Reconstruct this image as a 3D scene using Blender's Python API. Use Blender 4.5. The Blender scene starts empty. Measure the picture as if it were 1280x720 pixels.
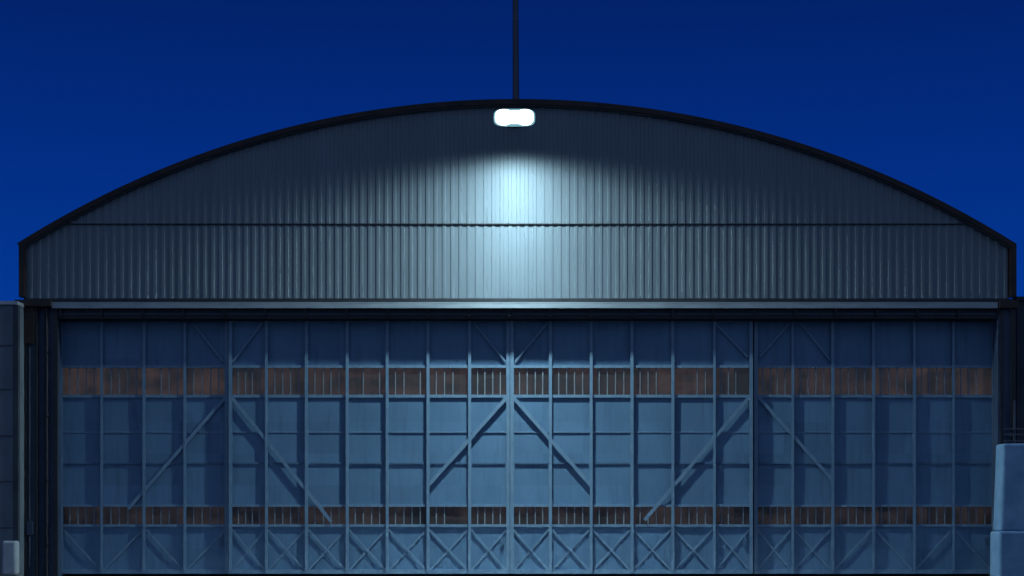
import bpy, math, random, bmesh
from mathutils import Vector
random.seed(7)
S=0.03; D=60.0; CZ=2.0; CX=-0.15
def X(px,y=0): return CX+(px-640)*S*(D+y)/D
def Z(py,y=0): return CZ+(655.33-py)*S*(D+y)/D
sc=bpy.context.scene
sc.view_settings.view_transform='Standard'; sc.view_settings.look='None'; sc.view_settings.exposure=0

# ---------- materials ----------
def newmat(name):
    m=bpy.data.materials.new(name); m.use_nodes=True
    nt=m.node_tree; b=nt.nodes['Principled BSDF']; return m,nt,b
def N(nt,t,**k):
    n=nt.nodes.new(t)
    for a,v in k.items(): setattr(n,a,v)
    return n
def noisy(name,c1,c2,scale=(1,1,1),nscale=1.5,rough=.6,metal=0,panel=None,pamt=.25,bump=.0,spec=.5,dirt=None):
    m,nt,b=newmat(name); L=nt.links.new
    tc=N(nt,'ShaderNodeTexCoord'); mp=N(nt,'ShaderNodeMapping'); mp.inputs['Scale'].default_value=scale
    L(tc.outputs['Object'],mp.inputs['Vector'])
    no=N(nt,'ShaderNodeTexNoise'); no.inputs['Scale'].default_value=nscale; no.inputs['Detail'].default_value=5; no.inputs['Roughness'].default_value=.6
    L(mp.outputs[0],no.inputs['Vector'])
    cr=N(nt,'ShaderNodeValToRGB'); cr.color_ramp.elements[0].position=.3; cr.color_ramp.elements[1].position=.7
    cr.color_ramp.elements[0].color=(*c1,1); cr.color_ramp.elements[1].color=(*c2,1)
    L(no.outputs['Fac'],cr.inputs[0]); out=cr.outputs[0]
    if panel:
        m2=N(nt,'ShaderNodeMapping'); m2.inputs['Scale'].default_value=(1/panel[0],0,1/panel[1]); m2.inputs['Location'].default_value=(panel[2],0.5,panel[3])
        L(tc.outputs['Object'],m2.inputs['Vector'])
        fl=N(nt,'ShaderNodeVectorMath',operation='FLOOR'); L(m2.outputs[0],fl.inputs[0])
        wn=N(nt,'ShaderNodeTexWhiteNoise'); wn.noise_dimensions='3D'; L(fl.outputs[0],wn.inputs['Vector'])
        mr=N(nt,'ShaderNodeMapRange'); mr.inputs['To Min'].default_value=1-pamt; mr.inputs['To Max'].default_value=1+pamt
        L(wn.outputs['Value'],mr.inputs['Value'])
        vm=N(nt,'ShaderNodeVectorMath',operation='SCALE'); L(out,vm.inputs[0]); L(mr.outputs[0],vm.inputs['Scale']); out=vm.outputs[0]
    if dirt:
        m3=N(nt,'ShaderNodeMapping'); m3.inputs['Scale'].default_value=(3.2,1,.35); L(tc.outputs['Object'],m3.inputs['Vector'])
        n3=N(nt,'ShaderNodeTexNoise'); n3.inputs['Scale'].default_value=1.6; n3.inputs['Detail'].default_value=4; L(m3.outputs[0],n3.inputs['Vector'])
        r3=N(nt,'ShaderNodeMapRange'); r3.inputs['From Min'].default_value=.52; r3.inputs['From Max'].default_value=.78; r3.inputs['To Max'].default_value=dirt
        L(n3.outputs['Fac'],r3.inputs['Value'])
        mx=N(nt,'ShaderNodeMix',data_type='RGBA'); L(r3.outputs[0],mx.inputs['Factor']); L(out,mx.inputs['A']); mx.inputs['B'].default_value=(.06,.06,.065,1); out=mx.outputs['Result']
    L(out,b.inputs['Base Color'])
    b.inputs['Roughness'].default_value=rough; b.inputs['Metallic'].default_value=metal
    b.inputs['Specular IOR Level'].default_value=spec
    if bump:
        bp=N(nt,'ShaderNodeBump'); bp.inputs['Strength'].default_value=bump; bp.inputs['Distance'].default_value=.02
        L(no.outputs['Fac'],bp.inputs['Height']); L(bp.outputs[0],b.inputs['Normal'])
    return m
M_clad=noisy('cladding_paint',(.175,.212,.255),(.20,.24,.285),(1.2,1,.35),1.1,.55,panel=(1.0,30,.3,.2),pamt=.03,spec=.25)
M_door=noisy('door_blue_paint',(.115,.215,.35),(.14,.25,.395),(1.3,1,.5),1.2,.6,panel=(1.53,1.2,.35,.1),pamt=.09,bump=.1,spec=.25,dirt=.28)
M_frame=noisy('door_frame_paint',(.155,.25,.375),(.215,.325,.45),(3,1,1),2.5,.5,bump=.1,spec=.3)
M_brace=noisy('door_brace_paint',(.08,.14,.235),(.12,.20,.31),(3,1,1),2.5,.5,bump=.1,spec=.3)
M_dark=noisy('dark_steel',(.012,.014,.02),(.03,.03,.04),(1,1,1),2,.6)
M_fascia=noisy('roof_edge_rusty',(.015,.012,.014),(.06,.035,.03),(1,1,1),1.3,.7)
M_beam=noisy('header_beam_paint',(.24,.28,.33),(.36,.40,.45),(.6,1,3),2,.5)
M_roof=noisy('roof_sheet',(.05,.05,.06),(.09,.09,.1),(1,1,1),1,.6)
M_jamb=noisy('jamb_navy',(.03,.05,.1),(.06,.09,.16),(2,1,.6),1.5,.6)
M_wall=noisy('annex_render',(.13,.16,.20),(.19,.22,.26),(1,1,.6),1.2,.8,bump=.3)
M_walld=noisy('annex_dark',(.03,.04,.06),(.07,.08,.1),(1,1,.6),1.2,.8,bump=.3)
M_trim=noisy('white_trim',(.40,.42,.46),(.55,.57,.6),(1,1,1),2,.5)
M_block=noisy('pale_blue_concrete',(.17,.31,.50),(.27,.43,.64),(1,1,1),1.6,.85,bump=.6)
M_asph=noisy('asphalt',(.035,.035,.037),(.065,.065,.065),(1,1,1),.8,.85,bump=.4)
M_yel=noisy('yellow_paint',(.45,.32,.04),(.6,.45,.08),(1,1,1),4,.7)
M_mast=noisy('mast_steel',(.05,.06,.09),(.10,.11,.15),(1,1,1),2,.5)
M_mull=noisy('mullion_paint',(.17,.20,.25),(.30,.32,.36),(3,1,1),3,.5)
M_conc=noisy('concrete',(.2,.2,.2),(.3,.3,.3),(1,1,1),1.2,.85,bump=.4)
def glow_glassmat(name,k,c1,c2):
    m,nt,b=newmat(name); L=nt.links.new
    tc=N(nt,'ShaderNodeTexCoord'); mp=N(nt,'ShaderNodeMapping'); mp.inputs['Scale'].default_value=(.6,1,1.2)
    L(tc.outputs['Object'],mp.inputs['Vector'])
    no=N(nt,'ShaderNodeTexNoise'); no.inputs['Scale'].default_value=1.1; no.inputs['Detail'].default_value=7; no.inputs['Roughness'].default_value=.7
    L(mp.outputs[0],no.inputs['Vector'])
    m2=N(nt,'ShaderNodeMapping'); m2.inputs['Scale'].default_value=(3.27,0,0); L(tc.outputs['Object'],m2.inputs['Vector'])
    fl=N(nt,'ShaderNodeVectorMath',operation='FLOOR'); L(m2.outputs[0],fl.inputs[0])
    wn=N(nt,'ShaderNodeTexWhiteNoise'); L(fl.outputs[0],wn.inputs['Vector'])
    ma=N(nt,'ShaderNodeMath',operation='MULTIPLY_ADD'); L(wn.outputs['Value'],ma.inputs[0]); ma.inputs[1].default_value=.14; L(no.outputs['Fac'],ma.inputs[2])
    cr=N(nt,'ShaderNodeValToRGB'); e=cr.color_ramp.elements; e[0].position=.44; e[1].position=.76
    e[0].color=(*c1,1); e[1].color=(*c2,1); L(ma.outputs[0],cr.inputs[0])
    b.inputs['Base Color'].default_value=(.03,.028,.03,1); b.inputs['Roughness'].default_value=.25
    L(cr.outputs[0],b.inputs['Emission Color']); b.inputs['Emission Strength'].default_value=k  # brown glow painted on the panes as noise emission; no lit interior behind
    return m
M_glow_glass=glow_glassmat('window_glass_painted_glow',1,(.010,.010,.012),(.042,.027,.024))
M_glow_glass2=glow_glassmat('window_glass_low_painted_glow',1,(.002,.002,.003),(.026,.019,.018))
def lensmat(n_,c,s):
    m,nt,b=newmat(n_); b.inputs['Base Color'].default_value=(.3,.3,.3,1); b.inputs['Emission Color'].default_value=(*c,1); b.inputs['Emission Strength'].default_value=s; return m
M_lens=lensmat('lamp_lens',(.82,1,.96),5)
M_lens2=lensmat('lamp_glass_rim',(.30,.72,.85),.55)

# ---------- mesh helpers ----------
def mk(name,verts,faces,mat,parent=None,bevel=0,smooth=False):
    me=bpy.data.meshes.new(name); me.from_pydata(verts,[],faces); me.update()
    o=bpy.data.objects.new(name,me); sc.collection.objects.link(o)
    me.materials.append(mat)
    if parent: o.parent=parent
    if bevel:
        bm=o.modifiers.new('b','BEVEL'); bm.width=bevel; bm.segments=2; bm.limit_method='ANGLE'
    if smooth:
        for p in me.polygons:p.use_smooth=True
    return o
BF=[(0,1,3,2),(4,6,7,5),(0,4,5,1),(2,3,7,6),(0,2,6,4),(1,5,7,3)]
def boxes(name,L,mat,parent=None,bevel=0):
    v=[];f=[]
    for (x0,x1,y0,y1,z0,z1) in L:
        o=len(v)
        for x in (x0,x1):
            for y in (y0,y1):
                for z in (z0,z1): v.append((x,y,z))
        f+=[tuple(o+i for i in q) for q in BF]
    return mk(name,v,f,mat,parent,bevel)
def bars(name,L,mat,parent=None):
    v=[];f=[]
    for (xa,za,xb,zb,w,y0,y1) in L:
        d=Vector((xb-xa,zb-za)).normalized(); n=Vector((-d.y,d.x))*w/2
        o=len(v)
        for (x,z) in ((xa+n.x,za+n.y),(xb+n.x,zb+n.y),(xb-n.x,zb-n.y),(xa-n.x,za-n.y)):
            v.append((x,y0,z)); v.append((x,y1,z))
        f+=[tuple(o+i for i in q) for q in ((0,2,4,6),(7,5,3,1),(0,1,3,2),(2,3,5,4),(4,5,7,6),(6,7,1,0))]
    return mk(name,v,f,mat,parent)
def cyl(name,p0,p1,r0,r1,mat,parent=None,n=16):
    p0=Vector(p0);p1=Vector(p1);d=(p1-p0).normalized()
    a=d.cross(Vector((0,0,1)) if abs(d.z)<.9 else Vector((1,0,0))).normalized(); b2=d.cross(a)
    v=[];f=[]
    for i in range(n):
        t=2*math.pi*i/n; q=a*math.cos(t)+b2*math.sin(t)
        v.append(tuple(p0+q*r0)); v.append(tuple(p1+q*r1))
    for i in range(n):
        j=(i+1)%n; f.append((2*i,2*j,2*j+1,2*i+1))
    f.append(tuple(2*i for i in range(n))); f.append(tuple(2*i+1 for i in range(n))[::-1])
    return mk(name,v,f,mat,parent)
def empty(name,loc=(0,0,0)):
    e=bpy.data.objects.new(name,None); sc.collection.objects.link(e); e.location=(0,0,0); return e

# ---------- ground ----------
g=boxes('ground',[(-600,600,-400,800,-.3,0)],M_asph)
ap=empty('apron_markings')
boxes('yellow_line',[(-.15,.15,-55,-6.15,.004,.008),(-17,17,-6.1,-5.9,.004,.008)],M_yel,ap)
# ---------- hangar ----------
H=empty('aircraft_hangar')
boxes('concrete_threshold',[(X(60),X(1258),-.9,1.2,.0,.012)],M_conc,H)
xc=X(645.5); R=1163.6*S; zp=Z(127); zc=zp-R; hw=619*S
def arch(x,r=R): return zc+math.sqrt(max(r*r-(x-xc)**2,0))
DEPTH=55
n=96; v=[];f=[]
for i in range(n+1):
    x=xc-hw+2*hw*i/n
    ix=xc+(x-xc)*(R-.22)/R; iz=zc+math.sqrt(R*R-(x-xc)**2)*(R-.22)/R
    for y in (-.20,DEPTH): v+= [(x,y,arch(x)),(ix,y,iz)]
for i in range(n):
    a=4*i;b_=4*(i+1)
    f+=[(a,b_,b_+2,a+2),(a+1,a+3,b_+3,b_+1),(a,a+1,b_+1,b_),(a+2,b_+2,b_+3,a+3)]
f+=[(0,2,3,1),(4*n,4*n+1,4*n+3,4*n+2)]
mk('roof',v,f,M_roof,H)
v=[];f=[]
for i in range(n+1):
    t=(xc-hw-.06+2*(hw+.06)*i/n)-xc
    for rr in (R+.03,R-.17):
        s=rr/R; hh=math.sqrt(R*R-t*t)
        for y in (-.27,-.205): v.append((xc+t*s,y,zc+hh*s))
for i in range(n):
    a=4*i;c=4*(i+1)
    f+=[(a,c,c+2,a+2),(a+1,a+3,c+3,c+1),(a,a+1,c+1,c),(a+2,c+2,c+3,a+3)]
f+=[(0,2,3,1),(4*n,4*n+1,4*n+3,4*n+2)]
mk('roof_fascia',v,f,M_fascia,H)
def corr(name,za,upper,yo):
    v=[];f=[];P=.31;x=xc-hw+.12;prof=[(0,0),(.15,0),(.18,-.024),(.28,-.024)]
    pts=[]
    while x<xc+hw-.12:
        for (dx,dy) in prof:
            if x+dx<xc+hw-.12: pts.append((x+dx,dy))
        x+=P
    for (px_,dy) in pts:
        top=min(upper,arch(px_)-.2) if upper else arch(px_)-.2
        top=max(top,za+.001)
        v.append((px_,dy+yo,za)); v.append((px_,dy+yo,top))
    for i in range(len(pts)-1): f.append((2*i,2*i+2,2*i+3,2*i+1))
    return mk(name,v,f,M_clad,H)
ZJ=Z(280); ZB=Z(373)
corr('gable_cladding_upper',ZJ-.0,None,-.022)
corr('gable_cladding_lower',ZB,ZJ+.02,.015)
boxes('gable_joint_flashing',[(X(74),X(1217),-.058,-.015,ZJ-.02,ZJ+.01)],M_dark,H)
v=[];f=[]
for i in range(61):
    x=xc-hw+.1+2*(hw-.1)*i/60
    v+=[(x,.12,ZB-.2),(x,.12,arch(x)-.15)]
for i in range(60): f.append((2*i,2*i+2,2*i+3,2*i+1))
mk('gable_backing',v,f,M_dark,H)
boxes('gable_drip',[(X(30),X(1262),-.06,.5,Z(377),Z(373.2))],M_dark,H)
boxes('header_beam',[(X(66),X(1246),-.16,.05,Z(386),Z(379.5))],M_beam,H,.01)
boxes('header_beam_lip',[(X(66),X(1246),-.165,-.02,Z(380.5)+.02,Z(378.2))],M_beam,H)
boxes('track_recess',[(X(66),X(1250),.06,.30,Z(398),Z(377.5)),(X(62),X(1252),.30,1.2,Z(399),Z(379))],M_dark,H)
boxes('door_track_guide',[(X(70),X(1246),.02,.058,Z(393.5),Z(391.5))],M_jamb,H)
boxes('track_brackets',[(X(76+51*i)-.05,X(76+51*i)+.05,-.06,.05,Z(395),Z(386.5)) for i in range(24)],M_dark,H)
zt=Z(377)
boxes('jamb_left',[(X(23),X(46),-.05,1.2,0,zt),(X(46),X(71),.12,1.2,0,zt)],M_jamb,H,.01)
boxes('jamb_left_channel',[(X(44.5),X(47.5),-.12,.1,0,zt-.02),(X(67),X(72),-.02,.11,0,zt-.1),(X(28),X(35),-.16,-.06,0,zt)],M_dark,H)
boxes('jamb_right',[(X(1247),X(1252),-.02,1.2,0,zt),(X(1252),X(1267),-.05,1.2,0,zt)],M_jamb,H,.01)
boxes('jamb_right_channel',[(X(1249.5),X(1253),-.12,-.06,0,zt-.02),(X(1262),X(1268),-.16,-.06,0,zt)],M_dark,H)
boxes('gable_corner_trim',[(X(26),X(33),-.26,.1,Z(372),Z(306)),(X(1261),X(1268),-.26,.1,Z(372),Z(306))],M_fascia,H)
boxes('eave_bracket',[(X(21),X(66),-.3,-.06,Z(384),Z(376)),(X(1247),X(1270),-.3,-.17,Z(386),Z(376)),(X(30),X(44),-.2,-.06,Z(430),Z(384))],M_fascia,H)
boxes('side_walls',[(X(27),X(27)+.25,1.2,DEPTH,0,Z(306)-.1),(X(1266)-.25,X(1266),1.2,DEPTH,0,Z(306)-.1)],M_clad,H)
v=[];f=[]
for i in range(61):
    x=xc-hw+.1+2*(hw-.1)*i/60
    v+=[(x,DEPTH-.3,0),(x,DEPTH-.3,arch(x)-.1)]
for i in range(60): f.append((2*i,2*i+1,2*i+3,2*i+2))
mk('rear_wall',v,f,M_clad,H)
boxes('interior_darkness_sheet',[(X(40),X(1258),1.6,1.7,0,Z(379))],M_dark,H)  # dark sheet standing in for the unlit hangar interior
cyl('downpipe',(X(58),.02,0),(X(58),.02,zt),.07,.07,M_dark,H)
boxes('downpipe_clips',[(X(58)-.1,X(58)+.1,-.06,.13,z_,z_+.06) for z_ in (1.2,3.6,6,8.4)],M_dark,H)
cyl('power_cable',(X(38),-.1,.4),(X(38),-.1,zt-1.7),.025,.025,M_mast,H,8)
boxes('junction_box',[(X(34.5)+.02,X(43),-.2,-.05,1.6,2.1)],M_jamb,H,.01)

# ---------- doors ----------
posts=[76,127,180,231,283]
L2=[288,333,383,434,484,535,587,635]; L3=[640,688,739,790,841,893,939]; L4=[945,991,1041,1092,1143,1192,1242]
leaves=[(posts,.14,'L'),(L2,0,'M'),(L3,.0,'M'),(L4,.14,'R')]
rowsY=[398,458,495,540,579,632,657,717]
for li,(ps,dy,kind) in enumerate(leaves):
    Y=.48+dy
    E=empty('sliding_door_leaf' if li==0 else f'sliding_door_leaf.{li:03d}'); E.parent=H
    x0=X(ps[0]-1.5,Y);x1=X(ps[-1]+1.5,Y)
    zz=[Z(p,Y) for p in rowsY]
    skin=[]
    for a,b2 in ((0,1),(2,3),(3,4),(4,5),(6,7)):
        for i in range(len(ps)-1):
            jit=random.uniform(0,.015)
            skin.append((X(ps[i],Y),X(ps[i+1],Y),Y+.115+jit,Y+.16,zz[b2],zz[a]))
    boxes('panels_%d'%li,skin,M_door,E)
    fl=[];wb=[]
    for i,p in enumerate(ps):
        end=i in(0,len(ps)-1); w=.07 if end else .055
        w*=random.uniform(.9,1.12)
        fl.append((X(p,Y)-w,X(p,Y)+w,Y,Y+.02,zz[7],zz[0]))
        wb.append((X(p,Y)-.02,X(p,Y)+.02,Y+.02,Y+.14,zz[7]+.01,zz[0]-.01))
    boxes('post_flanges_%d'%li,fl,M_frame,E)
    boxes('post_webs_%d'%li,wb,M_brace,E)
    r=[];rd=[]
    for k,(z,h,yy) in enumerate(((zz[0]-.05,.06,.065),(zz[1],.05,.062),(zz[2],.055,.066),(zz[5],.045,.068),(zz[6],.05,.064),(zz[7]+.07,.08,.06))):
        r.append((x0,x1,Y+yy,Y+.145,z-h,z+h))
    boxes('rails_%d'%li,r,M_frame,E)
    for i in range(len(ps)-1):
        a=X(ps[i],Y)+.11;c=X(ps[i+1],Y)-.11
        rd.append((a,c,Y+.085,Y+.12,zz[4]-.035,zz[4]+.03))
    boxes('stiffeners_%d'%li,rd,M_brace,E)
    boxes('seam_strips_%d'%li,[(x0,x1,Y+.098,Y+.12,zz[3]-.02,zz[3]+.02)],M_frame,E)
    boxes('upper_windows_%d'%li,[(x0,x1,Y+.15,Y+.155,zz[2],zz[1])],M_glow_glass,E)
    boxes('lower_windows_%d'%li,[(x0,x1,Y+.15,Y+.155,zz[6],zz[5])],M_glow_glass2,E)
    mu=[]
    for i in range(len(ps)-1):
        a=X(ps[i],Y);c=X(ps[i+1],Y)
        for k in range(1,5):
            xx=a+(c-a)*k/5+random.uniform(-.012,.012)
            if random.random()<.93: mu.append((xx-.02,xx+.02,Y+.12,Y+.149,zz[2]+.04,zz[1]-.04))
            if random.random()<.9: mu.append((xx-.02,xx+.02,Y+.12,Y+.149,zz[6]+.04,zz[5]-.04))
    boxes('mullions_%d'%li,mu,M_mull,E)
    br=[];yb=Y+.021
    def B(pa,qa,pb,qb,w=.13,o=0,t=.035): br.append((X(pa,Y),Z(qa,Y),X(pb,Y),Z(qb,Y),w,yb+o,yb+t+o))
    if kind=='L':
        B(281,497,160,636); B(240,403,279,452,.07,.003)
    elif li==1:
        B(290,497,414,652); B(633,497,536,606); B(328,403,291,452,.07,.003); B(592,403,632,452,.07,.003)
    elif li==2:
        B(642,497,740,608); B(936,497,806,650); B(685,403,644,452,.07,.003); B(893,403,935,446,.07,.003)
    else:
        B(949,497,1041,600); B(988,403,950,446,.07,.003); B(1000,403,1038,450,.06,.003)
    for i in range(len(ps)-1):
        a,c=ps[i]+2,ps[i+1]-2
        if li in(1,2) or (li==3 and i<2):
            B(a,662,c,713,.07,.045,.02); B(c,662,a,713,.07,.068,.02)
        elif (i%2)==(0 if li==0 else 1): B(a,662,c,713,.07,.045,.02)
        else: B(c,662,a,713,.07,.045,.02)
    bars('braces_%d'%li,br,M_frame,E)
    boxes('latch_%d'%li,[(x1-.35,x1-.2,Y+.06,Y+.12,1.2,1.5)],M_brace,E)
# ---------- mast ----------
mm=empty('antenna_mast')
cyl('mast_tube',(X(645,.6),.6,zp-.3),(X(644,.6),.6,zp+6.2),.13,.10,M_mast,mm)
boxes('mast_base_plate',[(X(645)-.25,X(645)+.25,.35,.85,zp-.1,zp+.06)],M_mast,mm)
cyl('mast_tip',(X(644,.6),.6,zp+6.2),(X(644,.6),.6,zp+7.6),.025,.015,M_mast,mm)

# ---------- floodlight ----------
FL=empty('floodlight')
ly=-2.6; lx=X(643,ly); lz=Z(147,ly)
boxes('arm',[(lx-.05,lx+.05,ly+.15,-.09,lz+.34,lz+.44),(lx-.25,lx+.25,-.088,-.053,lz+.28,lz+.6)],M_dark,FL)
boxes('housing',[(lx-.74,lx+.74,ly+.0,ly+.40,lz-.02,lz+.28)],M_dark,FL,.05)
boxes('crossbar',[(lx-.7,lx+.7,ly+.1,ly+.2,lz+.29,lz+.34)],M_dark,FL)
def lens(name,cx,wx,hz,ex,yo,ty,mat):
    bm=bmesh.new(); bmesh.ops.create_uvsphere(bm,u_segments=32,v_segments=16,radius=1)
    for v_ in bm.verts:
        x,y,z=v_.co
        s=lambda a:math.copysign(abs(a)**ex,a)
        v_.co=(cx+s(x)*wx,ly-.03+yo+s(y)*ty,lz-.01+s(z)*hz)
    me=bpy.data.meshes.new(name); bm.to_mesh(me); bm.free(); me.materials.append(mat)
    for p in me.polygons:p.use_smooth=True
    o=bpy.data.objects.new(name,me); sc.collection.objects.link(o); o.parent=FL
lens('lens_a',lx-.38,.31,.285,.8,-.05,.1,M_lens); lens('lens_b',lx+.38,.31,.285,.8,-.05,.1,M_lens); lens('lens_bar',lx,.5,.235,.6,-.04,.1,M_lens)
lens('lens_rim',lx,.745,.31,.5,0,.08,M_lens2)
# asymmetric wall-wash optics (photometric distribution by emission direction, like an IES profile)
l=bpy.data.lights.new('flood_beam','POINT'); l.energy=1; l.color=(.68,.97,1); l.shadow_soft_size=.22
o=bpy.data.objects.new('flood_beam',l); sc.collection.objects.link(o); o.location=(lx,ly+.15,lz-.42); o.parent=FL
l.use_nodes=True; nt=l.node_tree; L=nt.links.new
em=nt.nodes.get('Emission') or N(nt,'ShaderNodeEmission')
tc=N(nt,'ShaderNodeTexCoord'); sp=N(nt,'ShaderNodeSeparateXYZ'); L(tc.outputs['Normal'],sp.inputs[0])
def M(op,a,b_=None,c=None,clamp=False):
    m=N(nt,'ShaderNodeMath',operation=op); m.use_clamp=clamp
    for i,q in enumerate((a,b_,c)):
        if q is None: continue
        if isinstance(q,(int,float)): m.inputs[i].default_value=q
        else: L(q,m.inputs[i])
    return m.outputs[0]
dyc=M('MAXIMUM',sp.outputs['Y'],.12)
inv=M('POWER',dyc,-1.2)
dn=M('MAXIMUM',M('MULTIPLY',sp.outputs['Z'],-1),0)
dnp=M('POWER',dn,1.05)
mr=N(nt,'ShaderNodeMapRange',interpolation_type='SMOOTHSTEP'); mr.inputs['From Min'].default_value=.08; mr.inputs['From Max'].default_value=.40; L(dn,mr.inputs['Value'])
fr=N(nt,'ShaderNodeMapRange',interpolation_type='SMOOTHSTEP'); fr.inputs['From Min'].default_value=-.3; fr.inputs['From Max'].default_value=.1; L(sp.outputs['Y'],fr.inputs['Value'])
gx=M('POWER',M('ABSOLUTE',M('DIVIDE',sp.outputs['X'],.46)),2.0)
core=M('ADD',M('MULTIPLY',M('EXPONENT',M('MULTIPLY',gx,-1.0)),1.0),.75)
I=M('MULTIPLY',M('MULTIPLY',M('MULTIPLY',M('MULTIPLY',inv,dnp),mr.outputs[0]),fr.outputs[0]),core)
L(M('MULTIPLY',I,1400.),em.inputs['Strength'])

# ---------- annex buildings ----------
A=empty('annex_building')
yy=-1.0
boxes('walls',[(X(-260,yy),X(21.5,yy),yy,22,0,Z(381,yy))],M_wall,A)
boxes('roof_trim',[(X(-262,yy),X(22.5,yy),yy-.08,22.1,Z(381,yy)+.003,Z(376.5,yy))],M_trim,A)
boxes('panel_seams',[(X(-260,yy),X(21,yy),yy-.015,yy,Z(p,yy)-.02,Z(p,yy)+.02) for p in (432,487,545,602,660)],M_walld,A)
boxes('corner_strip',[(X(16.5,yy),X(23,yy),yy-.03,yy+.2,0,Z(382,yy))],M_walld,A)
boxes('windows',[(X(-200+80*i,yy),X(-165+80*i,yy),yy-.03,yy,3.5,5.5) for i in range(2)],M_dark,A)
A2=empty('annex_building.001')
boxes('walls_b',[(X(1271,3),X(1500,3),3,24,0,Z(376,3))],M_walld,A2)
boxes('roof_trim_b',[(X(1270,3),X(1502,3),2.9,24.1,Z(376,3)+.003,Z(371,3))],M_dark,A2)
boxes('windows_b',[(X(1310+60*i,3),X(1340+60*i,3),2.97,3,4,5.5) for i in range(3)],M_dark,A2)
RL=empty('metal_railing'); ry=-.4
boxes('rails',[(X(1255,ry),X(1470,ry),ry,ry+.05,Z(p,ry)-.025,Z(p,ry)+.025) for p in (536,543,551)],M_mast,RL)
boxes('rail_posts',[(X(p,ry)-.04,X(p,ry)+.04,ry+.05,ry+.12,0,Z(500,ry)) for p in (1269,1320,1370,1420,1468)],M_mast,RL)
def block(name,x0,x1,y0,y1,z0,z1,parent,taper=.1,mat=None):
    bm=bmesh.new(); bmesh.ops.create_cube(bm,size=1)
    for v_ in bm.verts:
        t=1-taper*(v_.co.z+.5)
        v_.co=((x0+x1)/2+v_.co.x*(x1-x0)*t,(y0+y1)/2+v_.co.y*(y1-y0)*t,(z0+z1)/2+v_.co.z*(z1-z0))
    bmesh.ops.bevel(bm,geom=bm.edges[:],offset=.09,segments=3,profile=.5,affect='EDGES')
    me=bpy.data.meshes.new(name); bm.to_mesh(me); bm.free(); me.materials.append(mat or M_block)
    o=bpy.data.objects.new(name,me); sc.collection.objects.link(o); o.parent=parent
CB=empty('concrete_block_stack')
by=-1.6
block('lower_block',X(1249,by),X(1345,by),by,by+1.2,0,Z(664,by),CB,.01)
block('upper_block',X(1252,by),X(1335,by),by+.08,by+1.1,Z(664,by)+.003,Z(554,by),CB,.08)
block('side_block',X(1350,by),X(1430,by),by,by+1.2,0,Z(667,by),CB,.03)
UB=empty('utility_box')
block('box_body',X(2,-1.7),X(20,-1.7),-1.7,-1.2,0.15,Z(676,-1.7),UB,.02,M_trim)
boxes('box_plinth',[(X(0,-1.7),X(22,-1.7),-1.75,-1.15,0,.149)],M_conc,UB)

# ---------- world ----------
w=bpy.data.worlds.new("World"); sc.world=w; w.use_nodes=True; nt=w.node_tree; L=nt.links.new
bg=nt.nodes['Background']
tc=N(nt,'ShaderNodeTexCoord'); sp=N(nt,'ShaderNodeSeparateXYZ'); L(tc.outputs['Generated'],sp.inputs[0])
cr=N(nt,'ShaderNodeValToRGB'); e=cr.color_ramp.elements
e[0].position=0; e[0].color=(.002,.06,.34,1); e[1].position=1; e[1].color=(.002,.006,.06,1)
for p,c in ((.13,(.0008,.038,.29,1)),(.22,(.0006,.026,.22,1)),(.31,(.0006,.0155,.14,1))):
    q=e.new(p); q.color=c
L(sp.outputs['Z'],cr.inputs[0])
mr=N(nt,'ShaderNodeMapRange',interpolation_type='SMOOTHSTEP'); mr.inputs['From Min'].default_value=.1; mr.inputs['From Max'].default_value=-.8
L(sp.outputs['Y'],mr.inputs['Value'])
mx=N(nt,'ShaderNodeMix',data_type='RGBA'); L(mr.outputs[0],mx.inputs['Factor']); L(cr.outputs[0],mx.inputs['A']); mx.inputs['B'].default_value=(.105,.17,.30,1)
sky=N(nt,'ShaderNodeTexSky'); sky.sky_type='NISHITA'; sky.sun_disc=False; sky.sun_elevation=math.radians(-4); sky.sun_rotation=math.radians(180)
sv=N(nt,'ShaderNodeVectorMath',operation='SCALE'); sv.inputs['Scale'].default_value=.01; L(sky.outputs[0],sv.inputs[0])
ad=N(nt,'ShaderNodeVectorMath',operation='ADD'); L(mx.outputs['Result'],ad.inputs[0]); L(sv.outputs[0],ad.inputs[1])
L(ad.outputs[0],bg.inputs['Color']); bg.inputs['Strength'].default_value=1

# ---------- camera ----------
cd=bpy.data.cameras.new('camera'); cam=bpy.data.objects.new('camera',cd); sc.collection.objects.link(cam); sc.camera=cam
cam.location=(CX,-D,CZ); cam.rotation_euler=(math.radians(90),0,0)
cd.sensor_width=36; cd.lens=36*D/(1280*S); cd.shift_y=(Z(360)-CZ)/(1280*S); cd.clip_end=3000
